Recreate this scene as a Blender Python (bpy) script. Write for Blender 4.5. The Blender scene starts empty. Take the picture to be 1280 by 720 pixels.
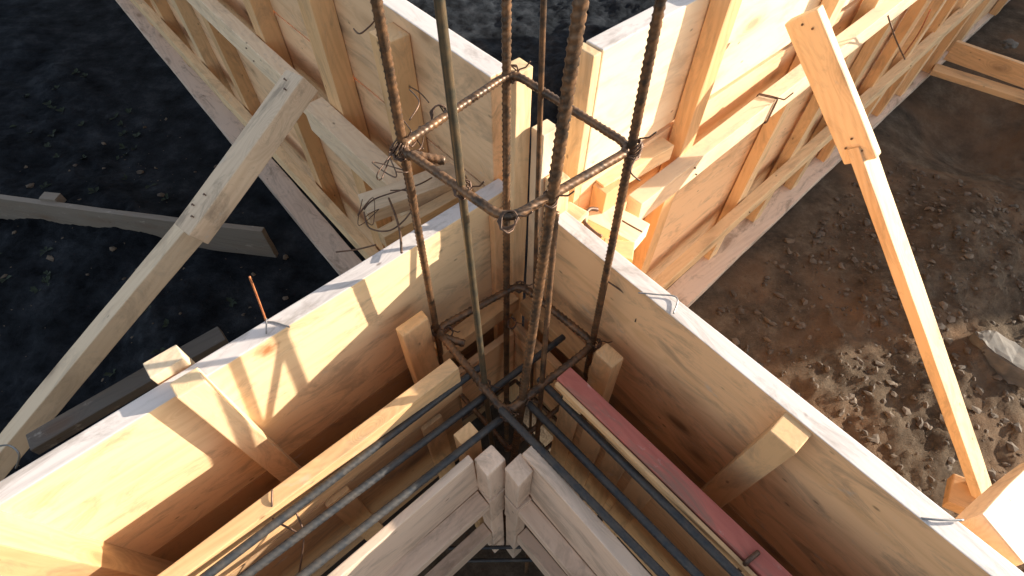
import bpy, bmesh, math, random
from mathutils import Vector, Matrix, noise
random.seed(7)
sc = bpy.context.scene
COL = sc.collection
R = math.radians
H = 2.2                                   # camera height over the ground, metres
YAW = R(48)
AV = Vector((math.sin(YAW), math.cos(YAW), 0))     # horizontal run of the left beam
BV = Vector((math.cos(YAW), -math.sin(YAW), 0))    # horizontal run of the right beam
ZV = Vector((0, 0, 1))
def P(a, b, d): return AV*a + BV*b + Vector((0, 0, H-d))    # d = depth below the camera's level

# ------------------------------------------------------------------ camera
F = 660.0; PIT = R(35.3); ROL = R(.7)
cp, sp = math.cos(PIT), math.sin(PIT)
fwd = Vector((0, sp, -cp)); up0 = Vector((0, cp, sp)); rt0 = Vector((1, 0, 0))
c_, s_ = math.cos(ROL), math.sin(ROL)
cx = rt0*c_+up0*s_; cy = -rt0*s_+up0*c_; cz = -fwd
cam = bpy.data.objects.new('camera', bpy.data.cameras.new('camera')); COL.objects.link(cam)
m = Matrix((cx, cy, cz)).transposed().to_4x4(); m.translation = Vector((0, 0, H))
cam.matrix_world = m
cam.data.sensor_width = 36; cam.data.lens = F/1280*36
cam.data.clip_start = .02; cam.data.clip_end = 500
cam.data.dof.use_dof = False
sc.camera = cam
def at(px, py, d):                        # surveyed point of the photograph at depth d
    r = cx*((px-640)/F) - cy*((py-360)/F) - cz
    return Vector((0, 0, H)) + r*(d/-r.z)

# ------------------------------------------------------------------ light
EL = R(17.0)
sh = (AV*.876+BV*.482).normalized()
sdir = Vector((sh.x*math.cos(EL), sh.y*math.cos(EL), math.sin(EL)))
w = bpy.data.worlds.new('World'); sc.world = w; w.use_nodes = True
nt = w.node_tree
sky = nt.nodes.new('ShaderNodeTexSky'); sky.sky_type = 'NISHITA'; sky.sun_disc = False
sky.sun_elevation = EL; sky.sun_rotation = math.atan2(sh.x, sh.y)
sky.air_density = 1.0; sky.dust_density = 1.5
hs = nt.nodes.new('ShaderNodeHueSaturation'); hs.inputs['Saturation'].default_value = .5
nt.links.new(sky.outputs[0], hs.inputs['Color']); nt.links.new(hs.outputs[0], nt.nodes['Background'].inputs[0])
nt.nodes['Background'].inputs[1].default_value = .12
sun = bpy.data.objects.new('sun', bpy.data.lights.new('sun', 'SUN')); COL.objects.link(sun)
sun.data.energy = 5.0; sun.data.angle = R(.5); sun.data.color = (1, .89, .74)
sun.rotation_euler = sdir.to_track_quat('Z', 'Y').to_euler()
vs = sc.view_settings; vs.view_transform = 'Standard'; vs.look = 'None'; vs.gamma = 1; vs.use_curve_mapping = False
vs.exposure = 1.15
try: sc.cycles.max_bounces = 10; sc.cycles.diffuse_bounces = 7
except Exception: pass

# ------------------------------------------------------------------ materials
def newmat(name):
    mt = bpy.data.materials.new(name); mt.use_nodes = True
    n = mt.node_tree.nodes; return mt, n, mt.node_tree.links, n['Principled BSDF']
def ramp(n, stops):
    r = n.new('ShaderNodeValToRGB')
    while len(r.color_ramp.elements) < len(stops): r.color_ramp.elements.new(.5)
    for e, (p, c) in zip(r.color_ramp.elements, stops):
        e.position = p; e.color = (c[0], c[1], c[2], 1)
    return r
def wood(name, light, dark, knot=(.13, .055, .02), rough=.62, knots=.5, dirt=.35, ring=1.0, rust=None, spread=.3):
    mt, n, l, b = newmat(name)
    tc = n.new('ShaderNodeTexCoord'); oi = n.new('ShaderNodeObjectInfo')
    off = n.new('ShaderNodeVectorMath'); off.operation = 'SCALE'; off.inputs[0].default_value = (37, 19, 23)
    l.new(oi.outputs['Random'], off.inputs['Scale'])
    add = n.new('ShaderNodeVectorMath'); add.operation = 'ADD'
    l.new(tc.outputs['Object'], add.inputs[0]); l.new(off.outputs[0], add.inputs[1])
    def mapped(s):
        mp = n.new('ShaderNodeMapping'); mp.inputs['Scale'].default_value = s
        l.new(add.outputs[0], mp.inputs['Vector']); return mp.outputs[0]
    def noi(s, scale, det=6, rg=.6, dist=0):
        t = n.new('ShaderNodeTexNoise'); t.inputs['Scale'].default_value = scale; t.inputs['Detail'].default_value = det
        t.inputs['Roughness'].default_value = rg; t.inputs['Distortion'].default_value = dist
        l.new(mapped(s), t.inputs['Vector']); return t.outputs['Fac']
    # knots
    vo = n.new('ShaderNodeTexVoronoi'); vo.feature = 'F1'; vo.inputs['Scale'].default_value = 1
    l.new(mapped((4.2, 9, 9)), vo.inputs['Vector'])
    kr = ramp(n, [(.10, (1, 1, 1)), (.2, (.35, .35, .35)), (.42, (0, 0, 0))]); l.new(vo.outputs['Distance'], kr.inputs[0])
    # growth rings: long bands, bent round the knots
    wv = n.new('ShaderNodeTexWave'); wv.wave_type = 'BANDS'; wv.bands_direction = 'DIAGONAL'
    wv.inputs['Scale'].default_value = 9*ring; wv.inputs['Distortion'].default_value = 7; wv.inputs['Detail'].default_value = 3
    wv.inputs['Detail Scale'].default_value = 1.2
    wm = n.new('ShaderNodeMapping'); wm.inputs['Scale'].default_value = (.35, 3.2, 3.2)
    l.new(add.outputs[0], wm.inputs['Vector'])
    kd = n.new('ShaderNodeVectorMath'); kd.operation = 'MULTIPLY_ADD'
    l.new(kr.outputs[0], kd.inputs[0]); kd.inputs[1].default_value = (0, .25, .25); l.new(wm.outputs[0], kd.inputs[2])
    l.new(kd.outputs[0], wv.inputs['Vector'])
    fine = noi((3, 90, 90), 1.6, 5, .7)
    broad = noi((1.2, 9, 9), 1.0, 3, .5, .4)
    mx = n.new('ShaderNodeMath'); mx.operation = 'MULTIPLY_ADD'; l.new(wv.outputs['Fac'], mx.inputs[0]); mx.inputs[1].default_value = .16
    f2 = n.new('ShaderNodeMath'); f2.operation = 'MULTIPLY_ADD'; l.new(fine, f2.inputs[0]); f2.inputs[1].default_value = .5
    l.new(broad, f2.inputs[2]); l.new(f2.outputs[0], mx.inputs[2])
    cr = ramp(n, [(.32, dark), (.86, light)]); l.new(mx.outputs[0], cr.inputs[0])
    # knots colour
    kmask = n.new('ShaderNodeMath'); kmask.operation = 'MULTIPLY'; l.new(kr.outputs[0], kmask.inputs[0])
    thin = noi((1.3, 2.2, 2.2), 1.0, 1); th = n.new('ShaderNodeMapRange'); l.new(thin, th.inputs[0])
    th.inputs[1].default_value = .47; th.inputs[2].default_value = .55; th.inputs[4].default_value = knots
    l.new(th.outputs[0], kmask.inputs[1])
    m1 = n.new('ShaderNodeMix'); m1.data_type = 'RGBA'; l.new(kmask.outputs[0], m1.inputs[0]); l.new(cr.outputs[0], m1.inputs[6]); m1.inputs[7].default_value = (*knot, 1)
    # dirt and cement smears
    dn = noi((5, 14, 14), 1.0, 7, .72, .8); dr = ramp(n, [(.5, (0, 0, 0)), (.64, (1, 1, 1))]); l.new(dn, dr.inputs[0])
    dm = n.new('ShaderNodeMath'); dm.operation = 'MULTIPLY'; l.new(dr.outputs[0], dm.inputs[0]); dm.inputs[1].default_value = dirt
    m2 = n.new('ShaderNodeMix'); m2.data_type = 'RGBA'; l.new(dm.outputs[0], m2.inputs[0]); l.new(m1.outputs[2], m2.inputs[6])
    m2.inputs[7].default_value = (.2, .15, .11, 1)
    # pale cement splashes
    cn = noi((9, 16, 16), 1.3, 8, .75, .5); cr2 = ramp(n, [(.6, (0, 0, 0)), (.68, (1, 1, 1))]); l.new(cn, cr2.inputs[0])
    cm = n.new('ShaderNodeMath'); cm.operation = 'MULTIPLY'; l.new(cr2.outputs[0], cm.inputs[0]); cm.inputs[1].default_value = dirt*.8
    m5 = n.new('ShaderNodeMix'); m5.data_type = 'RGBA'; l.new(cm.outputs[0], m5.inputs[0]); l.new(m2.outputs[2], m5.inputs[6]); m5.inputs[7].default_value = (.52, .48, .42, 1)
    m2 = m5
    # nail holes and specks
    sp = n.new('ShaderNodeTexVoronoi'); sp.inputs['Scale'].default_value = 1; l.new(mapped((9, 17, 17)), sp.inputs['Vector'])
    sr = ramp(n, [(.035, (.6, .6, .6)), (.08, (0, 0, 0))]); l.new(sp.outputs['Distance'], sr.inputs[0])
    m4 = n.new('ShaderNodeMix'); m4.data_type = 'RGBA'; l.new(sr.outputs[0], m4.inputs[0]); l.new(m2.outputs[2], m4.inputs[6]); m4.inputs[7].default_value = (.09, .045, .02, 1)
    # a different tone for each board
    hv = n.new('ShaderNodeHueSaturation'); l.new(m4.outputs[2], hv.inputs['Color'])
    vr = n.new('ShaderNodeMapRange'); l.new(oi.outputs['Random'], vr.inputs[0]); vr.inputs[3].default_value = 1-spread*.6; vr.inputs[4].default_value = 1+spread*.35
    l.new(vr.outputs[0], hv.inputs['Value'])
    out = hv.outputs[0]
    if rust:
        vd = n.new('ShaderNodeVectorMath'); vd.operation = 'DISTANCE'; l.new(tc.outputs['Object'], vd.inputs[0]); vd.inputs[1].default_value = rust
        rn = n.new('ShaderNodeMath'); rn.operation = 'MULTIPLY_ADD'; l.new(noi((14, 30, 30), 1.5, 5), rn.inputs[0]); rn.inputs[1].default_value = .06; l.new(vd.outputs['Value'], rn.inputs[2])
        rr = n.new('ShaderNodeMapRange'); l.new(rn.outputs[0], rr.inputs[0]); rr.inputs[1].default_value = .035; rr.inputs[2].default_value = .062
        rr.inputs[3].default_value = .85; rr.inputs[4].default_value = 0
        m3 = n.new('ShaderNodeMix'); m3.data_type = 'RGBA'; l.new(rr.outputs[0], m3.inputs[0]); l.new(out, m3.inputs[6]); m3.inputs[7].default_value = (.3, .09, .02, 1)
        out = m3.outputs[2]
    l.new(out, b.inputs['Base Color'])
    b.inputs['Roughness'].default_value = rough; b.inputs['Specular IOR Level'].default_value = .3
    bp = n.new('ShaderNodeBump'); bp.inputs['Strength'].default_value = .35; bp.inputs['Distance'].default_value = .0015
    l.new(mx.outputs[0], bp.inputs['Height']); l.new(bp.outputs[0], b.inputs['Normal'])
    return mt
M = {}
M['pine'] = wood('pine_board', (.80, .57, .33), (.58, .36, .18))
M['pine_pale'] = wood('pale_pine', (.88, .69, .48), (.70, .49, .29), dirt=.3)
M['ply_sunlit'] = wood('sunlit_form_board', (.85, .68, .47), (.68, .48, .29), knots=.6, dirt=.25, ring=.5, spread=.06)  # form board made paler to put sunlight into its colour
M['pine_orange'] = wood('orange_pine', (.74, .46, .23), (.48, .27, .12))
M['ply'] = wood('form_board', (.84, .56, .33), (.64, .39, .20), knots=.7, dirt=.4, ring=.55, spread=.08)
M['ply_rust'] = wood('form_board_rust', (.84, .61, .36), (.68, .45, .24), knots=.7, dirt=.45, ring=.5, spread=.05, rust=(1.2+.04, 0, 0))
M['ply_warm'] = wood('warm_form_board', (.86, .53, .28), (.62, .35, .16), knots=.8, dirt=.5, ring=.5, spread=.08)
M['edge'] = wood('sawn_white_edge', (.66, .60, .57), (.44, .39, .37), knots=.1, dirt=.5, spread=.05)
M['grey'] = wood('weathered_board', (.60, .48, .40), (.42, .32, .25), dirt=.5)
M['greywood'] = wood('rough_board', (.82, .62, .47), (.60, .43, .30), dirt=.4)
M['dirty'] = wood('marked_board', (.78, .60, .42), (.58, .41, .27), knots=.9, dirt=.6)
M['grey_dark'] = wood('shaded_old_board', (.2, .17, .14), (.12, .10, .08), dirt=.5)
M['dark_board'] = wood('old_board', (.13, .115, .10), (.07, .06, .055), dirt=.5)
M['tinted'] = wood('trench_shade_board', (.50, .31, .16), (.30, .165, .075), knots=.8, dirt=.6)  # trench shade painted into the wood colour of the lower sheets
M['red'] = wood('red_stained_board', (.52, .16, .12), (.36, .09, .07), knots=.3, dirt=.75)
M['sill'] = wood('pale_sill', (.70, .56, .45), (.48, .36, .27), dirt=.6)

def steel(name, c1, c2, rough=.5, metal=.55):
    mt, n, l, b = newmat(name)
    tc = n.new('ShaderNodeTexCoord')
    t = n.new('ShaderNodeTexNoise'); t.inputs['Scale'].default_value = 38; t.inputs['Detail'].default_value = 6; t.inputs['Roughness'].default_value = .7
    l.new(tc.outputs['Object'], t.inputs['Vector'])
    r = ramp(n, [(.38, c1), (.64, c2)]); l.new(t.outputs['Fac'], r.inputs[0]); l.new(r.outputs[0], b.inputs['Base Color'])
    b.inputs['Roughness'].default_value = rough; b.inputs['Metallic'].default_value = metal
    bp = n.new('ShaderNodeBump'); bp.inputs['Strength'].default_value = .4; bp.inputs['Distance'].default_value = .0006
    l.new(t.outputs['Fac'], bp.inputs['Height']); l.new(bp.outputs[0], b.inputs['Normal'])
    return mt
M['rebar'] = steel('rusty_steel', (.06, .042, .03), (.24, .125, .06), .42, .4)
M['rebar_smooth'] = steel('greenish_steel', (.10, .09, .065), (.2, .14, .08), .36)
M['rebar_blue'] = steel('blue_grey_steel', (.03, .034, .04), (.07, .062, .055), .55, .3)
M['wire'] = steel('tie_wire_steel', (.09, .055, .04), (.2, .12, .08), .5)
M['wire_red'] = steel('rusty_wire', (.33, .1, .035), (.5, .2, .08), .6, .2)
M['wire_grey'] = steel('grey_wire', (.2, .2, .21), (.32, .31, .3), .45)

def soil():
    mt, n, l, b = newmat('excavated_soil')
    tc = n.new('ShaderNodeTexCoord')
    def noi(sc_, det, rg=.65, dist=0):
        t = n.new('ShaderNodeTexNoise'); t.inputs['Scale'].default_value = sc_; t.inputs['Detail'].default_value = det
        t.inputs['Roughness'].default_value = rg; t.inputs['Distortion'].default_value = dist
        l.new(tc.outputs['Object'], t.inputs['Vector']); return t.outputs['Fac']
    r1 = ramp(n, [(.32, (.06, .046, .035)), (.5, (.125, .094, .068)), (.68, (.21, .165, .12))]); l.new(noi(7, 10, .75), r1.inputs[0])
    # reddish clay patches, mostly to the right
    sx = n.new('ShaderNodeSeparateXYZ'); l.new(tc.outputs['Object'], sx.inputs[0])
    cl = n.new('ShaderNodeMath'); cl.operation = 'MULTIPLY_ADD'; l.new(noi(1.7, 5, .6, .6), cl.inputs[0]); cl.inputs[1].default_value = 1.0
    gx = n.new('ShaderNodeMapRange'); l.new(sx.outputs[0], gx.inputs[0]); gx.inputs[1].default_value = -.3; gx.inputs[2].default_value = 1.3; gx.inputs[3].default_value = -.35; gx.inputs[4].default_value = .06
    l.new(gx.outputs[0], cl.inputs[2])
    cr = ramp(n, [(.5, (0, 0, 0)), (.72, (.85, .85, .85))]); l.new(cl.outputs[0], cr.inputs[0])
    m1 = n.new('ShaderNodeMix'); m1.data_type = 'RGBA'; l.new(cr.outputs[0], m1.inputs[0]); l.new(r1.outputs[0], m1.inputs[6]); m1.inputs[7].default_value = (.21, .13, .08, 1)
    # shade behind the walls painted into the soil: darker, bluish left and far side
    gd = n.new('ShaderNodeVectorMath'); gd.operation = 'DOT_PRODUCT'; l.new(tc.outputs['Object'], gd.inputs[0]); gd.inputs[1].default_value = BV
    gl = n.new('ShaderNodeMapRange'); l.new(gd.outputs['Value'], gl.inputs[0]); gl.inputs[1].default_value = -.95; gl.inputs[2].default_value = -.45
    m2 = n.new('ShaderNodeMix'); m2.data_type = 'RGBA'; l.new(gl.outputs[0], m2.inputs[0]); m2.inputs[6].default_value = (.02, .019, .019, 1)
    r2 = ramp(n, [(.35, (.009, .0105, .013)), (.52, (.023, .027, .033)), (.7, (.052, .058, .068))]); l.new(noi(5, 9, .7), r2.inputs[0])
    l.new(r2.outputs[0], m2.inputs[6]); l.new(m1.outputs[2], m2.inputs[7])
    l.new(m2.outputs[2], b.inputs['Base Color']); b.inputs['Roughness'].default_value = 1; b.inputs['Specular IOR Level'].default_value = .03
    bp = n.new('ShaderNodeBump'); bp.inputs['Strength'].default_value = 1; bp.inputs['Distance'].default_value = .016
    b2 = n.new('ShaderNodeBump'); b2.inputs['Strength'].default_value = 1; b2.inputs['Distance'].default_value = .008
    l.new(noi(110, 6, .7), b2.inputs['Height']); l.new(b2.outputs[0], bp.inputs['Normal'])
    l.new(noi(22, 10, .78, .3), bp.inputs['Height']); l.new(bp.outputs[0], b.inputs['Normal'])
    return mt
M['soil'] = soil()
def stone(name, c1, c2, sc_=9):
    mt, n, l, b = newmat(name)
    tc = n.new('ShaderNodeTexCoord'); t = n.new('ShaderNodeTexNoise'); t.inputs['Scale'].default_value = sc_; t.inputs['Detail'].default_value = 8
    l.new(tc.outputs['Object'], t.inputs['Vector'])
    r = ramp(n, [(.35, c1), (.65, c2)]); l.new(t.outputs['Fac'], r.inputs[0]); l.new(r.outputs[0], b.inputs['Base Color']); b.inputs['Roughness'].default_value = .85
    bp = n.new('ShaderNodeBump'); bp.inputs['Strength'].default_value = .5; bp.inputs['Distance'].default_value = .004
    l.new(t.outputs['Fac'], bp.inputs['Height']); l.new(bp.outputs[0], b.inputs['Normal'])
    return mt
M['stone'] = stone('grey_stone', (.10, .093, .085), (.19, .17, .145), 14)
M['clod'] = stone('clod_soil', (.07, .052, .038), (.15, .112, .078), 12)
M['weed'] = stone('weed_leaf', (.012, .02, .012), (.022, .035, .018), 20)

# ------------------------------------------------------------------ helpers
def tag(o, label=None, cat=None, group=None, kind=None):
    if label: o['label'] = label
    if cat: o['category'] = cat
    if group: o['group'] = group
    if kind: o['kind'] = kind
    return o
def empty(name, loc, label, cat, group=None):
    o = bpy.data.objects.new(name, None); COL.objects.link(o); o.location = loc; o.empty_display_size = .1
    return tag(o, label, cat, group)
SEED = [0]
def link(name, me, mat, mw, parent=None):
    o = bpy.data.objects.new(name, me); COL.objects.link(o)
    if mat: me.materials.append(mat)
    if parent:
        o.parent = parent; mw = Matrix.Translation(-parent.location) @ mw
    o.matrix_basis = mw
    return o
def beam(name, mat, p0, p1, wy, hz, up=ZV, parent=None, bev=.0025, rough=1.0, seg=.05, cut=None, edge=False):
    """sawn timber from p0 to p1; wy across, hz along `up`; local X runs along the grain"""
    d = p1-p0; L = d.length; x = d.normalized()
    z = (up-x*up.dot(x)).normalized(); y = z.cross(x)
    SEED[0] += 1; sd = SEED[0]*7.31
    bm = bmesh.new()
    n = max(2, min(160, int(L/seg)))
    ny = 1 if wy < .2 else 3; nz = 1 if hz < .2 else 5
    ring = []
    for j in range(ny+1): ring.append((-wy/2+wy*j/ny, -hz/2))
    for k in range(1, nz+1): ring.append((wy/2, -hz/2+hz*k/nz))
    for j in range(1, ny+1): ring.append((wy/2-wy*j/ny, hz/2))
    for k in range(1, nz): ring.append((-wy/2, hz/2-hz*k/nz))
    rows = []
    bend = random.uniform(-1, 1)*.0012*min(L, 2)*rough
    for i in range(n+1):
        t = i/n; row = []
        for (a, b) in ring:
            q = Vector((t*L+sd, a*8, b*8))
            nn = noise.noise_vector(q*2.1)*.0013*rough + noise.noise_vector(q*Vector((9, 9, 9)).x)*.0006*rough
            xx = t*L
            if cut and i in (0, n): xx += (a/wy)*cut*(1 if i else -1)
            row.append(bm.verts.new((xx+(nn.x if 0 < i < n else 0), a+nn.y+bend*math.sin(math.pi*t)*4, b+nn.z)))
        rows.append(row)
    m_ = len(ring)
    for i in range(n):
        for k in range(m_):
            bm.faces.new((rows[i][k], rows[i][(k+1) % m_], rows[i+1][(k+1) % m_], rows[i+1][k]))
    bm.faces.new(list(reversed(rows[0]))); bm.faces.new(rows[-1])
    bmesh.ops.recalc_face_normals(bm, faces=bm.faces)
    bm.normal_update()
    ed = [e for e in bm.edges if len(e.link_faces) == 2 and e.calc_face_angle(0) > .9]
    if bev: bmesh.ops.bevel(bm, geom=ed, offset=bev*random.uniform(.7, 1.4), segments=2, profile=.6, affect='EDGES', clamp_overlap=True)
    if edge:
        bm.normal_update()
        for f in bm.faces:
            if f.normal.z > .8: f.material_index = 1
    me = bpy.data.meshes.new(name); bm.to_mesh(me); bm.free()
    mw = Matrix((x, y, z)).transposed().to_4x4(); mw.translation = p0
    o = link(name, me, mat, mw, parent)
    if edge: me.materials.append(M['edge'])
    return o
def box(name, mat, axis, a, b, d, parent=None, **k):
    """board filling a range of a, b and depth d; the grain runs along `axis`"""
    am, bm_, dm = sum(a)/2, sum(b)/2, sum(d)/2
    if axis == 'a': return beam(name, mat, P(a[0], bm_, dm), P(a[1], bm_, dm), b[1]-b[0], d[1]-d[0], ZV, parent, **k)
    if axis == 'b': return beam(name, mat, P(am, b[0], dm), P(am, b[1], dm), a[1]-a[0], d[1]-d[0], ZV, parent, **k)
    return beam(name, mat, P(am, bm_, d[1]), P(am, bm_, d[0]), b[1]-b[0], a[1]-a[0], AV, parent, **k)
RIB = [.2]
def tube_mesh(name, pts, r, ribs=False, seg=9, step=None, closed=False, taper=False):
    """round bar along pts; ribs gives it the slanted ribs of reinforcing steel"""
    cum = [0]
    for i in range(1, len(pts)): cum.append(cum[-1]+(pts[i]-pts[i-1]).length)
    L = cum[-1]; step = step or (.0028 if ribs else .01)
    N = max(2, int(L/step)); res = []; j = 0
    for i in range(N+1):
        s = L*i/N
        while j < len(pts)-2 and cum[j+1] < s: j += 1
        t = (s-cum[j])/max(1e-9, cum[j+1]-cum[j]); res.append(pts[j].lerp(pts[j+1], t))
    bm = bmesh.new(); rows = []
    tan = (res[1]-res[0]).normalized()
    nrm = tan.orthogonal().normalized()
    for i, p in enumerate(res):
        a_ = res[max(0, i-1)]; b_ = res[min(N, i+1)]; t2 = (b_-a_).normalized()
        nrm = (nrm-t2*nrm.dot(t2)).normalized(); bn = t2.cross(nrm); s = L*i/N; row = []
        for k in range(seg):
            th = 2*math.pi*k/seg; rr = r
            if ribs:
                ph = ((s+r*.9*math.cos(th)*(1 if th < math.pi else -1))/(r*1.5)) % 1
                if ph < .34: rr = r*(1+RIB[0])
                if abs(math.sin(th)) < .1: rr = r*1.12
            rr *= 1+.03*noise.noise(p*60)
            row.append(bm.verts.new(p+nrm*(rr*math.cos(th))+bn*(rr*math.sin(th))))
        rows.append(row)
    for i in range(N):
        for k in range(seg): bm.faces.new((rows[i][k], rows[i][(k+1) % seg], rows[i+1][(k+1) % seg], rows[i+1][k]))
    bm.faces.new(list(reversed(rows[0]))); bm.faces.new(rows[-1])
    bmesh.ops.recalc_face_normals(bm, faces=bm.faces)
    for f in bm.faces: f.smooth = not ribs or True
    me = bpy.data.meshes.new(name); bm.to_mesh(me); bm.free(); return me
def bar(name, mat, pts, r, parent=None, ribs=True, seg=10, step=None):
    o0 = pts[0].copy(); me = tube_mesh(name, [p-o0 for p in pts], r, ribs, seg, step)
    return link(name, me, mat, Matrix.Translation(o0), parent)
def smooth(pts, n=8):
    out = []
    for i in range(len(pts)-1):
        p0 = pts[max(0, i-1)]; p1 = pts[i]; p2 = pts[i+1]; p3 = pts[min(len(pts)-1, i+2)]
        for k in range(n):
            t = k/n
            out.append(.5*((2*p1)+(p2-p0)*t+(2*p0-5*p1+4*p2-p3)*t*t+(3*p1-p0-3*p2+p3)*t**3))
    out.append(pts[-1]); return out
def wire(name, mat, pts, r=.0013, parent=None, label=None, cat='wire', group=None):
    o = bar(name, mat, smooth(pts), r, parent, ribs=False, seg=6, step=.004)
    if not parent: tag(o, label, cat, group)
    return o
def nail(parent, p, nrm, out=.003):
    bm = bmesh.new(); z = nrm.normalized()
    bmesh.ops.create_cone(bm, cap_ends=True, segments=10, radius1=.0018, radius2=.0018, depth=out+.02, matrix=Matrix.Translation((0, 0, out/2-.01)))
    bmesh.ops.create_cone(bm, cap_ends=True, segments=12, radius1=.0034, radius2=.003, depth=.0016, matrix=Matrix.Translation((0, 0, out)))
    me = bpy.data.meshes.new('nail'); bm.to_mesh(me); bm.free()
    mw = z.to_track_quat('Z', 'Y').to_matrix().to_4x4(); mw.translation = p
    return link('nail', me, M['wire'], mw, parent)

# ------------------------------------------------------------------ ground
def gh(x, y):
    v = Vector((x, y, 0))
    h = .14*noise.noise(v*.7+Vector((3, 1, 0)))+.055*noise.fractal(v*2.2, 1.0, 2.0, 4)+.016*noise.fractal(v*9, .9, 2.1, 4)
    h += .012*noise.fractal(v*26, .8, 2.1, 3)
    a = v.dot(AV); b = v.dot(BV)
    # flat, dug strips where the forms stand
    dd = min(max(abs(b+.62)-.35, 0), max(abs(a-.55)-.35, 0))
    k = min(1, max(0, dd/.4)); h = h*k*(.35 + .65*k) - .03*(1-k)
    # the dug edge with a dark hollow far to the right
    h -= .25*math.exp(-(((a-4.3)/.5)**2+((b+.05)/.45)**2))
    far = math.hypot(x, y)
    if far > 7: h *= max(.3, 1-(far-7)/40)
    return h
def axis_pts(lo, hi, st, far):
    pts = []; v = lo
    while v <= hi: pts.append(v); v += st
    s = st; q = hi
    while q < far: s *= 1.22; q += s; pts.append(q)
    s = st; q = lo; pre = []
    while q > -far: s *= 1.22; q -= s; pre.append(q)
    return list(reversed(pre))+pts
xs = axis_pts(-3.2, 4.6, .02, 150); ys = axis_pts(-.6, 5.2, .02, 150)
verts = [(x, y, gh(x, y)) for y in ys for x in xs]; nx = len(xs)
faces = [(j*nx+i, j*nx+i+1, (j+1)*nx+i+1, (j+1)*nx+i) for j in range(len(ys)-1) for i in range(nx-1)]
me = bpy.data.meshes.new('ground'); me.from_pydata(verts, [], faces); me.update()
for p_ in me.polygons: p_.use_smooth = True
g = link('ground', me, M['soil'], Matrix.Identity(4)); tag(g, kind='structure')

# unseen bank added right of frame, its profile shaped to shade the low site
prof = [(-.78, 0), (-.83, 2.5), (-.95, 3.2), (-1.15, 3.62), (-1.3, 3.6), (-2.3, 3.05), (-3.4, 2.6), (-5, 1.2), (-6.5, 0)]
S2 = sh; N2 = (BV*.876-AV*.482).normalized()
bm = bmesh.new(); rows = []
NN = 60; TT = 14
def ph(nn):
    for (n0, h0), (n1, h1) in zip(prof, prof[1:]):
        if n1 <= nn <= n0: return h0+(h1-h0)*(n0-nn)/(n0-n1)
    return 0
for i in range(NN+1):
    u = i/NN; nn = -.78-6*u**1.9; row = []
    for j in range(TT+1):
        v_ = j/TT; tt = 7.6+4*v_
        hh = ph(nn)*math.sin(math.pi*v_)**.6 if 0 < j < TT else 0
        q_ = S2*tt+N2*nn+ZV*(hh-.3)
        q_ += noise.noise_vector(q_*1.5)*.12*(1 if 0 < j < TT else 0)
        if 0 < j < TT: q_.z = hh + .04*noise.noise(q_*5) - (.0 if hh > 0 else .3)
        row.append(bm.verts.new(q_))
    rows.append(row)
for i in range(NN):
    for j in range(TT): bm.faces.new((rows[i][j], rows[i][j+1], rows[i+1][j+1], rows[i+1][j]))
bmesh.ops.recalc_face_normals(bm, faces=bm.faces)
me = bpy.data.meshes.new('shade_bank'); bm.to_mesh(me); bm.free()
tag(link('shade_bank', me, M['clod'], Matrix.Identity(4)), kind='structure')

def lump(bm, c, rad, sq=(1, 1, .7), sub=1, sd=0, amp=.35, fr=2.0):
    r_ = bmesh.ops.create_icosphere(bm, subdivisions=sub, radius=1)
    rot = Matrix.Rotation(random.uniform(0, 6.28), 3, 'Z')
    for v in r_['verts']:
        k = 1+amp*noise.noise(v.co*fr+Vector((sd, sd*1.7, 0)))
        q = rot@Vector((v.co.x*sq[0], v.co.y*sq[1], v.co.z*sq[2]))*k*rad
        v.co = q+c
tb_ = bmesh.new(); bmesh.ops.create_icosphere(tb_, subdivisions=1, radius=1)
TV = [v.co.copy() for v in tb_.verts]; TF = [[v.index for v in f.verts] for f in tb_.faces]; tb_.free()
VV, FF = [], []
for i in range(5600):
    if i < 5200: a, b = random.uniform(.9, 3.6), random.uniform(-.4, 1.6)
    else: a, b = random.uniform(-2.2, .3), random.uniform(-3.8, -.9)
    q = AV*a+BV*b; rad = .003+.022*random.random()**5
    c = Vector((q.x, q.y, gh(q.x, q.y)+rad*.25)); rz = Matrix.Rotation(random.uniform(0, 6.28), 3, 'Z'); sy, sz = random.uniform(.5, .9), random.uniform(.35, .6)
    n0 = len(VV)
    for v in TV: VV.append(c+(rz@Vector((v.x, v.y*sy, v.z*sz)))*rad*(1+.9*noise.noise(v*1.9+Vector((i, i*1.7, 0)))))
    FF += [[n0+k for k in f] for f in TF]
me = bpy.data.meshes.new('loose_clods'); me.from_pydata(VV, [], FF); me.update()
tag(link('loose_clods', me, M['clod'], Matrix.Identity(4)), 'crumbs of earth and small stones scattered over the dug soil', 'rubble', kind='stuff')
bm = bmesh.new()
for i in range(160):
    a, b = random.uniform(-1.6, .1), random.uniform(-4.6, -1.3)
    if noise.noise(Vector((a*1.5, b*1.5, 4))) < .05: continue
    q = AV*a+BV*b; base = Vector((q.x, q.y, gh(q.x, q.y)))
    for k in range(5):
        th = random.uniform(0, 6.28); ln = random.uniform(.02, .05); dr = Vector((math.cos(th), math.sin(th), random.uniform(.3, 1))).normalized()
        sd_ = dr.cross(ZV).normalized()*ln*.25; p1 = base+dr*ln*.55; p2 = base+dr*ln+Vector((0, 0, -ln*.2))
        vv = [bm.verts.new(x_) for x_ in (base, p1+sd_, p2, p1-sd_)]; bm.faces.new(vv)
me = bpy.data.meshes.new('weeds'); bm.to_mesh(me); bm.free()
tag(link('weeds', me, M['weed'], Matrix.Identity(4)), 'sparse low weeds sprouting from the dark soil on the left', 'weeds', kind='stuff')

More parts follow.
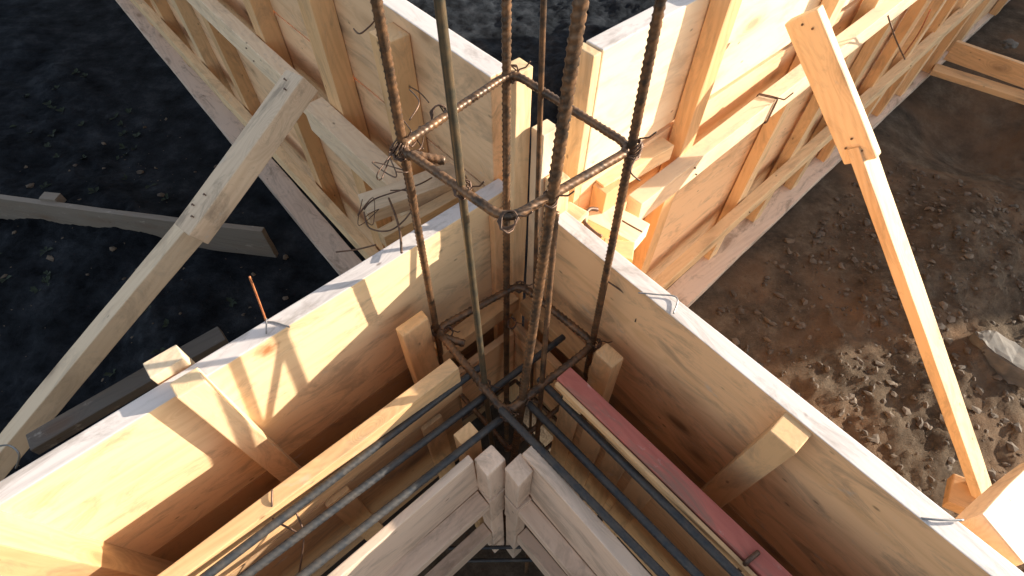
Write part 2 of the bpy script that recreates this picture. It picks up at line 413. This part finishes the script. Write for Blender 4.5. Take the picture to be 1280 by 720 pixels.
# ------------------------------------------------------------------ near outer forms
t = empty('wall_formwork', P(-.5, -.76, 2.2), 'tall form wall on the left with sunlit patches and barred shadows on its inner board', 'formwork')
t0 = P(-1.25, -.7625, 1.19)
# rust spot where the bent wire leaves the board
q = at(331, 436, 1.0); sc_ = -.74/((q-Vector((0, 0, H))).dot(BV)); q = Vector((0, 0, H))+(q-Vector((0, 0, H)))*sc_
L1 = beam('form_board', M['ply_rust'], t0, P(.655, -.7625, 1.19), .045, .48, ZV, t, rough=.8, edge=True)
loc = (q-t0); nd = [n_ for n_ in M['ply_rust'].node_tree.nodes if n_.type == 'VECT_MATH' and n_.operation == 'DISTANCE'][0]
nd.inputs[1].default_value = (loc.dot(AV), loc.dot(ZV.cross(AV)), loc.z)
box('form_board', M['tinted'], 'a', (-1.25, .655), (-.787, -.742), (1.433, 2.2), t)  # lower sheet, browner to carry the painted trench shade
box('stud', M['pine'], 'z', (-.197, -.142), (-.740, -.700), (.915, 2.2), t)
box('stud', M['pine_orange'], 'z', (-.62, -.512), (-.740, -.66), (.935, 2.2), t)
box('stud', M['pine_pale'], 'z', (-.222, -.155), (-.828, -.787), (.93, 2.2), t)
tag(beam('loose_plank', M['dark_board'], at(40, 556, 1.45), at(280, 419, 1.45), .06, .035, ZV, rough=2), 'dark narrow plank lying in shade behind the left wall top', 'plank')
beam('sole_plank', M['grey'], P(-1.2, -.86, 2.18), P(.3, -.86, 2.18), .12, .03, ZV, t)

t = empty('wall_formwork', P(.68, .3, 2.2), 'tall form wall on the right with smooth shaded inner board and a bright top edge', 'formwork')
beam('form_board', M['ply_warm'], P(.6825, -.59, 1.20), P(.6825, 1.5, 1.20), .045, .50, ZV, t, rough=.8, edge=True)
box('form_board', M['tinted'], 'b', (.66, .705), (-.59, 1.5), (1.453, 2.2), t)  # same painted shade below the upper sheet
box('stud', M['pine_orange'], 'z', (.598, .657), (.058, .115), (.955, 2.2), t)
box('stud', M['pine_orange'], 'z', (.707, .76), (.62, .68), (1.05, 2.2), t)
box('stud', M['pine_orange'], 'z', (.707, .76), (-.1, -.04), (1.3, 2.2), t)
beam('sole_plank', M['grey'], P(.8, -.3, 2.18), P(.8, 1.5, 2.18), .12, .03, ZV, t)

# ------------------------------------------------------------------ far outer walls seen from outside
t = empty('wall_formwork', P(.67, -2.5, 2.2), 'far form wall running to the upper left, shaded outside with studs and two walers', 'formwork')
beam('form_board', M['ply'], P(.67, -6.6, .83), P(.67, -.79, .83), .055, .34, ZV, t, edge=True)
beam('form_board', M['ply'], P(.67, -6.6, 1.58), P(.67, -.79, 1.58), .05, 1.14, ZV, t)
for b_ in (-1.13, -1.53, -2.08, -2.88, -3.45, -4.1, -4.8, -5.6):
    wd = random.uniform(.075, .10)
    beam('stud', random.choice([M['pine_orange'], M['pine'], M['pine_orange']]), P(.605, b_, 2.15), P(.605, b_, (.70 if b_ != -1.13 else .69)), wd, .07, AV, t)
beam('waler', M['pine_pale'], P(.54, -1.66, 1.145), P(.54, -6.4, 1.13), .055, .10, ZV, t)
beam('waler', M['pine_pale'], P(.53, -.93, 1.15), P(.53, -1.62, 1.16), .075, .10, ZV, t)
beam('waler', M['pine'], P(.535, -.98, 1.90), P(.535, -6.4, 1.84), .05, .085, ZV, t)
beam('sole_plank', M['sill'], P(.47, -.9, 2.175), P(.59, -6.4, 2.175), .125, .05, ZV, t, rough=3)

t = empty('wall_formwork', P(2.5, -.67, 2.2), 'far form wall running to the upper right, sunlit outside with studs and walers', 'formwork')
beam('form_board', M['ply_sunlit'], P(.82, -.665, .78), P(6.6, -.665, .78), .05, .36, ZV, t, edge=True)  # upper sheet, sun painted in as paler wood
beam('form_board', M['ply'], P(.82, -.665, 1.565), P(6.6, -.665, 1.565), .045, 1.17, ZV, t)  # lower sheet in darker wood, painting in the shade below the upper waler
for a_ in (.90, 1.22, 1.94, 2.34, 2.72, 3.08, 3.42, 3.75, 4.08, 4.5, 4.9, 5.7):
    beam('stud', random.choice([M['pine_orange'], M['pine']]), P(a_, -.615, 2.15), P(a_, -.615, .56 if a_ > 1 else 1.0), .05, random.uniform(.06, .075), AV, t)
beam('waler', M['pine_pale'], P(.97, -.562, 1.108), P(4.6, -.562, .88), .05, .082, ZV, t)
beam('waler', M['pine'], P(1.3, -.555, 1.82), P(6.2, -.60, 1.42), .05, .075, ZV, t)
beam('sole_plank', M['sill'], P(1.0, -.53, 2.175), P(6.4, -.69, 2.175), .125, .05, ZV, t, rough=3)

for k, a_ in enumerate((1.22, 1.94, 2.72, 3.42)):
    dz = 1.11-(a_-.94)*.063
    for o_ in (-.02, .02): nail(t, P(a_+o_*.6, -.5365, dz+o_), BV, .004)
    dl = 1.82-(a_-1.3)*.0816; nail(t, P(a_, -.530-(a_-1.3)*.0092, dl), BV, .005)
tl = [o for o in COL.objects if o.type == 'EMPTY' and o.get('label', '').startswith('far form wall running to the upper left')][0]
for b_ in (-1.53, -2.08, -2.88): 
    for o_ in (-.02, .02): nail(tl, P(.512, b_+o_*.7, 1.14+o_), -AV, .004)
# ------------------------------------------------------------------ inner beam forms
t = empty('beam_form', P(-.4, -.52, 2.2), 'low shaded beam form left of the reinforcing bars, with an orange top edge', 'formwork')
box('form_board', M['pine_orange'], 'a', (-1.2, .285), (-.534, -.499), (1.12, 1.26), t)
box('form_board', M['tinted'], 'a', (-1.2, .27), (-.532, -.502), (1.268, 1.7), t)  # lower inner sheet, pit shade in its colour
for a_ in (.15, -.12, -.45): box('batten', M['pine_orange'], 'z', (a_, a_+.06), (-.5015, -.489), (1.272, 1.9), t)
t = empty('beam_form', P(.45, .4, 2.2), 'low beam form with a dull red top edge, right of the reinforcing bars', 'formwork')
box('form_board', M['pine_orange'], 'b', (.445, .465), (-.31, 1.3), (1.135, 1.7), t)
tag(box('top_board', M['red'], 'b', (.434, .478), (-.325, 1.3), (1.105, 1.133), t), 'top board stained dull red')
box('rail', M['pine_orange'], 'b', (.4235, .433), (-.32, 1.3), (1.110, 1.132), t)
for k, b_ in enumerate((-.30, -.225, -.15, -.07)): box('batten', M['pine_orange'], 'z', (.436, .4435), (b_, b_+.058), (1.17+.01*k, 1.8), t)
t = empty('beam_form', P(-.4, -.33, 2.2), 'pale low beam form at the bottom left of centre, seen from outside with a ledge', 'formwork')
box('form_board', M['greywood'], 'a', (-1.0, .185), (-.346, -.326), (1.19, 1.45), t)
box('waler', M['greywood'], 'a', (-1.0, .18), (-.324, -.275), (1.42, 1.465), t)
box('waler', M['greywood'], 'a', (-1.0, .18), (-.324, -.282), (1.80, 1.90), t)
box('post', M['greywood'], 'z', (.187, .236), (-.330, -.280), (1.185, 1.39), t, rough=5, bev=.004)
box('post', M['greywood'], 'z', (.182, .234), (-.326, -.276), (1.40, 1.62), t, rough=3, bev=.003)
box('post', M['greywood'], 'z', (.184, .230), (-.328, -.282), (1.63, 2.2), t, rough=2, bev=.003)
t = empty('beam_form', P(.3, .4, 2.2), 'pale low beam form at the bottom right of centre, with a grey top edge', 'formwork')
box('form_board', M['greywood'], 'b', (.272, .304), (-.262, 1.2), (1.165, 1.44), t)
box('waler', M['greywood'], 'b', (.225, .270), (-.22, 1.2), (1.42, 1.465), t)
box('waler', M['greywood'], 'b', (.232, .270), (-.22, 1.2), (1.78, 1.88), t)
box('post', M['greywood'], 'z', (.222, .270), (-.268, -.220), (1.18, 1.39), t, rough=5, bev=.004)
box('post', M['greywood'], 'z', (.220, .268), (-.264, -.216), (1.40, 1.60), t, rough=3, bev=.003)
box('post', M['greywood'], 'z', (.224, .266), (-.266, -.222), (1.61, 2.2), t, rough=2, bev=.003)
tag(box('timber_stake', M['pine_orange'], 'z', (.188, .236), (-.405, -.365), (1.19, 2.2)), 'short orange stake end between two reinforcing bars left of the cage', 'stake')

# ------------------------------------------------------------------ corner posts and blocks
tag(box('corner_post', M['pine'], 'z', (.628, .672), (-.735, -.692), (.60, 2.2), rough=2), 'tallest slim corner post behind the cage, its bright tip beside the left wall end', 'post')
tag(box('corner_post', M['pine_pale'], 'z', (.668, .715), (-.684, -.645), (.74, 2.2), rough=2), 'bright corner post with a square top just right of the tall slim post', 'post')
tag(box('corner_post', M['pine'], 'z', (.676, .722), (-.640, -.600), (.86, 2.2), rough=2), 'shorter pale corner post against the start of the right inner wall', 'post')
tag(box('corner_board', M['ply_warm'], 'z', (.580, .627), (-.738, -.716), (1.0, 2.2)), 'upright board closing the dark corner behind the cage on the left', 'board')
tag(box('end_board', M['pine'], 'z', (.793, .817), (-.692, -.64), (.603, 2.1)), 'upright board with an orange side capping the sunlit far wall', 'board')
tag(box('timber_stake', M['pine_orange'], 'z', (.235, .315), (-.690, -.655), (1.12, 2.2), rough=3, bev=.005), 'thick stake top between the left wall and the cage foot', 'stake')
tag(box('timber_stake', M['pine_orange'], 'z', (.565, .61), (-.325, -.265), (1.14, 2.2), rough=3, bev=.005), 'thick stake top between the right wall and the red-topped form', 'stake')
tag(box('cross_plank', M['pine_orange'], 'a', (.33, .625), (-.71, -.66), (1.34, 1.40), rough=2), 'short plank low behind the cage foot on the left side', 'plank')
tag(box('cross_plank', M['pine_orange'], 'b', (.61, .655), (-.64, -.34), (1.32, 1.38), rough=2), 'short plank low behind the cage foot on the right side', 'plank')
tag(box('cross_plank', M['ply_warm'], 'b', (.585, .61), (-.64, -.40), (1.44, 1.75), rough=2), 'upright board deep in the column pit under the lower hoop', 'board')
tag(box('cross_plank', M['ply_warm'], 'a', (.36, .58), (-.655, -.63), (1.46, 1.75), rough=2), 'dark orange board deep in the pit on its left side', 'board')
# blocks behind the top of the near walls
tag(beam('wood_block', M['pine_pale'], at(455, 262, 1.05), at(585, 215, 1.05), .075, .05, ZV, rough=3), 'pale block laid across the end of the left waler under loops of wire', 'block')
tag(beam('wood_block', M['pine'], at(478, 300, 1.08), at(600, 232, 1.08), .04, .05, ZV, rough=3), 'narrow orange block with a sunlit edge behind the top of the left wall', 'block')
tag(beam('wood_block', M['pine'], at(702, 268, 1.0), at(728, 283, 1.0), .05, .06, ZV, rough=4, bev=.006), 'small rough block behind the corner of the right wall', 'block')
tag(beam('wood_block', M['pine_orange'], at(752, 315, 1.04), at(790, 322, 1.04), .06, .05, ZV, rough=3), 'small orange block at the right wall beside a bent bar end', 'block')
tag(beam('wood_block', M['pine_pale'], at(740, 268, 1.10), at(800, 300, 1.10), .09, .05, ZV, rough=3), 'pale board stub behind the right wall under the waler end', 'block')
tag(beam('wood_block', M['pine'], at(745, 235, 1.02), at(832, 185, 1.02), .05, .05, ZV, rough=2), 'orange sided batten wedged above the right waler end', 'block')

# ------------------------------------------------------------------ column cage
t = empty('rebar_cage', P(.47, -.52, 2.2), 'upright cage of ribbed column bars and square hoops rising in the middle', 'rebar cage')
def vbar(pa, pb, dtop, dbot, r, ribs=True, mat='rebar'):
    k = (pb-pa)/(pa.z-pb.z)               # per metre of depth
    A0 = pa+k*((pa.z)-(H-dtop)); A1 = pa+k*((pa.z)-(H-dbot))
    return bar('vertical_bar', M[mat], [A0, A1], r, t, ribs)
vbar(at(504, 185, .6), at(545, 410, 1.2), .10, 2.15, .0075)
vbar(at(577, 235, .6), at(606, 480, 1.2), .10, 2.15, .0072, False, 'rebar_smooth')
vbar(at(633, 95, .6), at(633, 362, 1.2), .10, 2.15, .0082)
vbar(at(676, 116, .6), at(668, 372, 1.2), .10, 2.15, .0055, False)
vbar(at(690, 247, .6), at(653, 499, 1.2), .06, 2.15, .0088)
vbar(at(789, 185, .6), at(741, 425, 1.2), .10, 2.15, .0075)
vbar(at(692, 300, .8), at(677, 480, 1.2), .74, 2.15, .006)
def hoop(corners, d, r, hook=0):
    cs = [at(x, y, d) for x, y in corners]; path = []
    for i in range(4):
        p = cs[i]; a_ = (cs[i-1]-p).normalized(); b_ = (cs[(i+1) % 4]-p).normalized(); rr = .034
        for k in range(7):
            u = k/6; path.append((p+a_*rr*(1-u)**2) + b_*rr*u*u + Vector((0, 0, 0)))
    path = path+[path[0]+(cs[0]-cs[3]).normalized()*.0]
    # overlapping hooks turned into the cage
    ctr = sum(cs, Vector())/4; c0 = cs[0]
    end1 = path[-1]+(ctr-c0).normalized()*.055+Vector((0, 0, -.012))
    path[-1] = path[-1]+Vector((0, 0, .006)); path.append(end1)
    return bar('hoop', M['rebar'], path, r, t, True, 10)
hoop([(497, 185), (640, 90), (792, 185), (634, 276)], .6, .0072)
hoop([(545, 412), (650, 355), (744, 430), (632, 517)], 1.2, .0095)
k3 = [(.335, -.655), (.60, -.64), (.61, -.37), (.335, -.375)]
def hoopP(ab, d, r):
    cs = [P(a_, b_, d) for a_, b_ in ab]; bar('hoop', M['rebar'], cs+[cs[0]], r, t, True, 10)
hoopP(k3, 1.52, .007); hoopP(k3, 1.85, .007)
# tie wires where bars and hoops meet
def tie(c, n=5, rad=.013, parent=t):
    pts = []; ax = Vector((random.uniform(-.4, .4), random.uniform(-.4, .4), 1)).normalized(); u = ax.orthogonal().normalized(); v = ax.cross(u)
    for i in range(n*8):
        th = i/8*2*math.pi; rr = rad*(1+.25*math.sin(i*1.7)); tilt = .010*math.sin(th+i*.05)
        pts.append(c+u*rr*math.cos(th)+v*rr*math.sin(th)+ax*(tilt+.0012*(i/8-n/2)*2))
    pts += [pts[-1]+Vector((.012, -.012, .012)), pts[-1]+Vector((.02, -.018, .028))]
    return bar('tie_wire', M['wire'], pts, .0015, parent, False, 5, .003)
for px, py, d, n in ((499, 186, .6, 8), (635, 276, .6, 4), (792, 186, .6, 6), (640, 92, .6, 3), (578, 236, .6, 3), (688, 248, .6, 2), (548, 142, .61, 3),
                     (545, 412, 1.2, 6), (744, 430, 1.2, 7), (632, 517, 1.2, 8), (650, 358, 1.2, 5), (606, 482, 1.2, 3), (653, 500, 1.2, 4), (640, 404, 1.3, 2), (560, 416, 1.2, 3)):
    tie(at(px, py, d), n)
for x0, y0, x1, y1, x2, y2 in ((512, 150, 524, 128, 512, 112), (796, 196, 788, 214, 800, 226)):
    wire('tie_wire', M['wire'], [at(x0, y0, .6), at(x1, y1, .59), at(x2, y2, .6)], .0014, t)

# ------------------------------------------------------------------ beam bars
RIB[0] = .13
def long_bar(p, q, dp, dq, e0, e1, label, mat='rebar_blue', r=.0084):
    A_, B_ = at(*p, dp), at(*q, dq); u = (B_-A_).normalized()
    o = bar('reinforcing_bar', M[mat], [A_-u*e0, B_+u*e1], r, None, True)
    tag(o, label, 'rebar', 'long bars lying between the low beam forms')
long_bar((258, 720), (579, 475), 1.12, 1.20, .9, .06, 'left long bar lying closest to the orange-edged form')
long_bar((313, 715), (602, 498), 1.13, 1.22, .9, .30, 'middle of the three long bars running to the lower left')
long_bar((380, 718), (614, 533), 1.13, 1.20, .9, .03, 'left long bar lying closest to the pale form with the ledge')
long_bar((690, 490), (913, 711), 1.20, 1.10, .05, .9, 'right long bar lying along the red-topped form')
long_bar((670, 514), (873, 720), 1.21, 1.12, .04, .9, 'middle of the three long bars running to the lower right')
long_bar((647, 533), (830, 720), 1.17, 1.13, .06, .9, 'right long bar lying on the grey edge of the pale form')
for i, (y0, lb) in enumerate(((683, 'thin bar deep in the dark pit at the bottom centre, the upper one'), (699, 'thin bar deep in the dark pit at the bottom centre, the lower one'))):
    o = bar('reinforcing_bar', M['rebar_blue'], [at(560, y0+2, 2.02), at(705, y0, 2.02)], .006, None, True); tag(o, lb, 'rebar')

# ------------------------------------------------------------------ braces
def brace(segs, label):
    t = empty('timber_brace', segs[0][1], label, 'brace')
    for nm, p0, p1, wy, hz, up, mt in segs: beam(nm, M[mt], p0, p1, wy, hz, up, t, bev=.004, rough=1.6)
    return t
Tt, Tm, Tf = P(1.505, -.535, .715), P(1.56, -.215, 1.03), P(1.60, .76, 1.96)
du = (Tm-Tt).normalized()
side = -AV                                  # its wide face looks towards the pit
upn = (BV*.8+ZV).normalized()
o_ = AV*.0
tb = brace([('brace_plank', Tt, Tm+du*.0, .034, .09, upn, 'pine'),
       ('brace_plank', Tm-du*.05+AV*.012, Tf, .078, .036, (BV*.95+ZV).normalized(), 'pine')],
      'spliced sunlit brace dropping from the right far wall to the soil')
p_ = at(378, 100, .84); q_ = at(245, 285, 1.04)
dd_ = (q_-p_).normalized(); upb = (ZV-BV*.12-AV*.12).normalized()
g_ = at(247, 278, 1.09); f_ = at(-60, 650, 1.75); f_ = g_+(f_-g_)*((g_.z-.03)/(g_.z-f_.z))
tb2 = brace([('brace_plank', p_, q_+dd_*.02, .078, .06, upb, 'dirty'),
       ('brace_plank', at(247, 278, 1.09), f_, .07, .06, upb, 'pine_pale')],
      'long shaded brace with dark marks leaning away from the left far wall')
for f1, off in ((.88, -.02), (.93, .018), (.83, .005), (.05, .0), (.1, .02)):
    nail(tb, Tt.lerp(Tm, f1)-AV*.0175+upn*off, -AV, .004)
xx = dd_; zz = (upb-xx*upb.dot(xx)).normalized(); yy = zz.cross(xx)
for f1, off in ((.9, -.015), (.95, .012), (.82, 0), (.06, -.01), (.11, .015)):
    nail(tb2, p_.lerp(q_, f1)+zz*.031+yy*off, zz, .005)
t = empty('timber_brace', P(.72, .45, 2.2), 'stout brace leaving the right wall at the bottom right corner', 'brace')
c0 = at(1228, 668, 1.02); c1 = at(1305, 590, 1.30)
beam('brace_plank', M['pine_pale'], at(1228, 682, 1.0), at(1305, 592, 1.5), .085, .07, ZV, t, bev=.004)

# ------------------------------------------------------------------ loose things on the soil
t = empty('flat_rock', at(1252, 448, 2.1), '', ''); bpy.data.objects.remove(t)
bm = bmesh.new()
c = at(1256, 446, 2.12)
prof = [(-.16, .02), (-.09, .07), (.02, .075), (.13, .05), (.17, 0), (.14, -.05), (.02, -.06), (-.1, -.05)]
e1 = (BV*.95+AV*.1).normalized(); e2 = ZV.cross(e1)
top = [bm.verts.new(e1*x*.95+e2*y*1.05+ZV*(.04+.01*math.sin(i*2.1))) for i, (x, y) in enumerate(prof)]
bot = [bm.verts.new(e1*x*1.05+e2*y*1.2-ZV*.06) for x, y in prof]
bm.faces.new(top); bm.faces.new(list(reversed(bot)))
for i in range(8): bm.faces.new((top[i], bot[i], bot[(i+1) % 8], top[(i+1) % 8]))
bmesh.ops.recalc_face_normals(bm, faces=bm.faces)
bmesh.ops.triangulate(bm, faces=bm.faces[:], quad_method='BEAUTY', ngon_method='BEAUTY')
bmesh.ops.subdivide_edges(bm, edges=bm.edges[:], cuts=4, use_grid_fill=True)
for v in bm.verts: v.co += noise.noise_vector(v.co*9)*.009+noise.noise_vector(v.co*40)*.003
bmesh.ops.bevel(bm, geom=[e for e in bm.edges if len(e.link_faces) == 2 and e.calc_face_angle(0) > .6], offset=.005, segments=2, affect='EDGES')
me = bpy.data.meshes.new('flat_rock'); bm.to_mesh(me); bm.free()
tag(link('flat_rock', me, M['stone'], Matrix.Translation(c)), 'flat grey stone slab lying on the brown soil at the right edge', 'rock')
bm = bmesh.new(); lump(bm, Vector((0, 0, 0)), .05, (1, .8, .6), 3, 3, .4, 1.5)
me = bpy.data.meshes.new('stone'); bm.to_mesh(me); bm.free()
tag(link('stone', me, M['stone'], Matrix.Translation(at(1262, 55, 2.15))), 'small rounded stone on dark soil at the upper right corner', 'stone')
tag(beam('wood_block', M['pine_orange'], at(1184, 612, 2.0), at(1222, 628, 1.98), .12, .06, ZV, rough=4, bev=.008), 'brown offcut block on the soil at the foot of the sunlit brace', 'block')
t = empty('plank_pair', at(1180, 80, 2.1), 'two orange boards nailed lengthwise, jutting from the far right wall to the edge', 'plank')
beam('plank', M['pine_orange'], at(1188, 62, 2.02), at(1330, 112, 2.02), .035, .13, ZV, t, rough=2)
beam('plank', M['pine_orange'], at(1166, 86, 2.10), at(1330, 138, 2.10), .11, .035, (ZV-BV*-.0), t, rough=2)
t = empty('edge_plank', at(150, 265, 2.15), 'grey plank standing on edge in the dark soil at the left', 'plank')
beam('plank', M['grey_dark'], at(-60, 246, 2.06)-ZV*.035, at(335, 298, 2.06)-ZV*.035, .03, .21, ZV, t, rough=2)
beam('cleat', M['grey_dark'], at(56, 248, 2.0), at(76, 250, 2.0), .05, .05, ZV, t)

# ------------------------------------------------------------------ wires
G = 'loose tie wires'
wire('tie_wire', M['wire'], [at(455, 262, 1.0), at(470, 248, .98), at(520, 232, .97), at(540, 222, .98)], .002, label='upper strand of bent wire over the block behind the left wall')
wire('tie_wire', M['wire'], [at(455, 265, .98), at(462, 285, .98), at(490, 287, .97), at(515, 262, .96), at(512, 240, .97), at(488, 238, .98)], .002, label='looped wire hanging over the block behind the left wall')
wire('tie_wire', M['wire'], [at(486, 248, 1.0), at(494, 268, .97), at(500, 290, .94), at(502, 316, .93)], .003, label='dark twisted wire reaching down onto the left wall top')
wire('tie_wire', M['wire'], [at(420, 315, 1.0), at(445, 312, .99), at(470, 306, .98)], .002, label='short dark wire at the end of the lower left waler')
for k_, (x0_, y0_, lb) in enumerate(((488, 200, 'tangled wire hanging below the left corner of the upper hoop'), (515, 168, 'kinked wire tail beside the left corner of the upper hoop'), (470, 262, 'tangle of thin wire over the pale block left of the cage'))):
    pts_ = []; rg = random.Random(k_+5)
    for i_ in range(9):
        pts_.append(at(x0_+rg.uniform(-24, 24), y0_+rg.uniform(-18, 26), (.62, .6, .99)[k_]+rg.uniform(-.02, .03)))
    wire('tie_wire', M['wire'], pts_, .0012, label=lb)
wire('tie_wire', M['wire_red'], [at(312, 346, .80), at(322, 372, .87), at(333, 402, .95)], .0022, label='rust red wire sticking up from the left wall top')
wire('tie_wire', M['wire_grey'], [at(333, 402, .948), at(345, 403, .948), at(362, 409, .948)], .0016, label='grey wire end curling on the left wall top')
wire('tie_wire', M['wire_grey'], [at(333, 398, .94), at(333, 415, .945), at(334, 426, 1.0)], .0016, label='grey wire bent down over the edge beside the rust stain')
wire('tie_wire', M['wire'], [at(760, 352, .985), at(780, 366, 1.0), at(799, 383, 1.01), at(794, 402, 1.06)], .002, label='brown wire hook on the shaded face of the right wall')
wire('tie_wire', M['wire_grey'], [at(798, 366, .946), at(820, 368, .944), at(846, 372, .944), at(842, 392, .946)], .0018, label='grey wire crossing the right wall top behind the corner')
wire('tie_wire', M['wire_grey'], [at(1152, 648, .95), at(1178, 650, .944), at(1204, 650, .944)], .0022, label='grey wire crossing the right wall top near the bottom right brace')
wire('tie_wire', M['wire_grey'], [at(-4, 558, 1.25), at(12, 557, 1.2), at(24, 568, 1.2), at(20, 585, 1.25)], .0022, label='grey wire wound round the foot of the shaded brace')
wire('tie_wire', M['wire'], [at(747, 262, .99), at(736, 262, .98), at(730, 276, .98), at(742, 290, .98), at(752, 296, .98)], .0055, label='thick bent bar end among the blocks behind the right wall')
wire('tie_wire', M['wire'], [at(778, 276, .99), at(790, 283, .98), at(803, 290, .98)], .0022, label='thin dark wire on the pale stub behind the right wall')
wire('tie_wire', M['wire'], [at(442, 36, .74), at(450, 42, .73), at(463, 32, .72), at(468, 26, .72)], .0022, label='curled wire on the face of the left far wall')
wire('tie_wire', M['wire'], [at(512, 108, .78), at(525, 116, .76), at(536, 128, .74)], .0015, label='short wire poking from the left far wall near a hoop')
def loop(a_, label, turns=2):
    dz = 1.11-(a_-.94)*.0628; pts = []
    for k in range(turns):
        o_ = .010*k
        for (bb, dd) in ((-.534, -.045), (-.534, .045), (-.560, .047), (-.590, .046), (-.590, -.046), (-.555, -.048)):
            pts.append(P(a_+o_+.012*(bb+.555)/.03+random.uniform(-.003, .003), bb, dz+dd))
    pts.append(P(a_+.02, -.516, dz-.05)); pts.append(P(a_+.035, -.505, dz-.075))
    o = bar('tie_wire', M['wire'], pts, .0022, None, False, 6, .004); tag(o, label, 'wire')
loop(1.60, 'wire loop tied round the right waler near its middle')
loop(3.02, 'wire loop tied round the right waler where two strands hang down')
wire('tie_wire', M['wire'], [at(1110, 20, .9), at(1120, 50, 1.1), at(1131, 74, 1.35)], .0028, label='left strand of wire hanging from the right waler')
wire('tie_wire', M['wire_red'], [at(1163, 12, .9), at(1148, 42, 1.15), at(1130, 68, 1.35)], .0028, label='right strand of wire meeting the left one over the lower waler')
wire('tie_wire', M['wire'], [at(340, 612, 1.115), at(340, 632, 1.12), at(341, 648, 1.16), at(365, 662, 1.2), at(380, 668, 1.2), at(370, 640, 1.17)], .0022, label='dark wire tied from the orange edge to the middle left bar')
wire('tie_wire', M['wire'], [at(380, 668, 1.2), at(378, 690, 1.24), at(374, 716, 1.28)], .0022, label='wire tail hanging below the middle left bar')
wire('tie_wire', M['wire'], [at(925, 712, 1.15), at(934, 702, 1.1), at(948, 690, 1.10)], .005, label='thick dark wire over the red top board at the bottom')

# ------------------------------------------------------------------ groups of repeats
GR = {'tie_wire': 'loose tie wires', 'timber_stake': 'short stake tops round the cage', 'corner_post': 'corner posts behind the cage', 'wood_block': 'offcut blocks wedged behind the walls',
      'timber_brace': 'braces propping the walls', 'wall_formwork': 'tall form walls of the crossing', 'beam_form': 'low forms of the two near beams', 'cross_plank': 'boards low behind the cage'}
for o in COL.objects:
    k_ = o.name.split('.')[0]
    if o.parent is None and k_ in GR and 'category' in o and 'group' not in o: o['group'] = GR[k_]
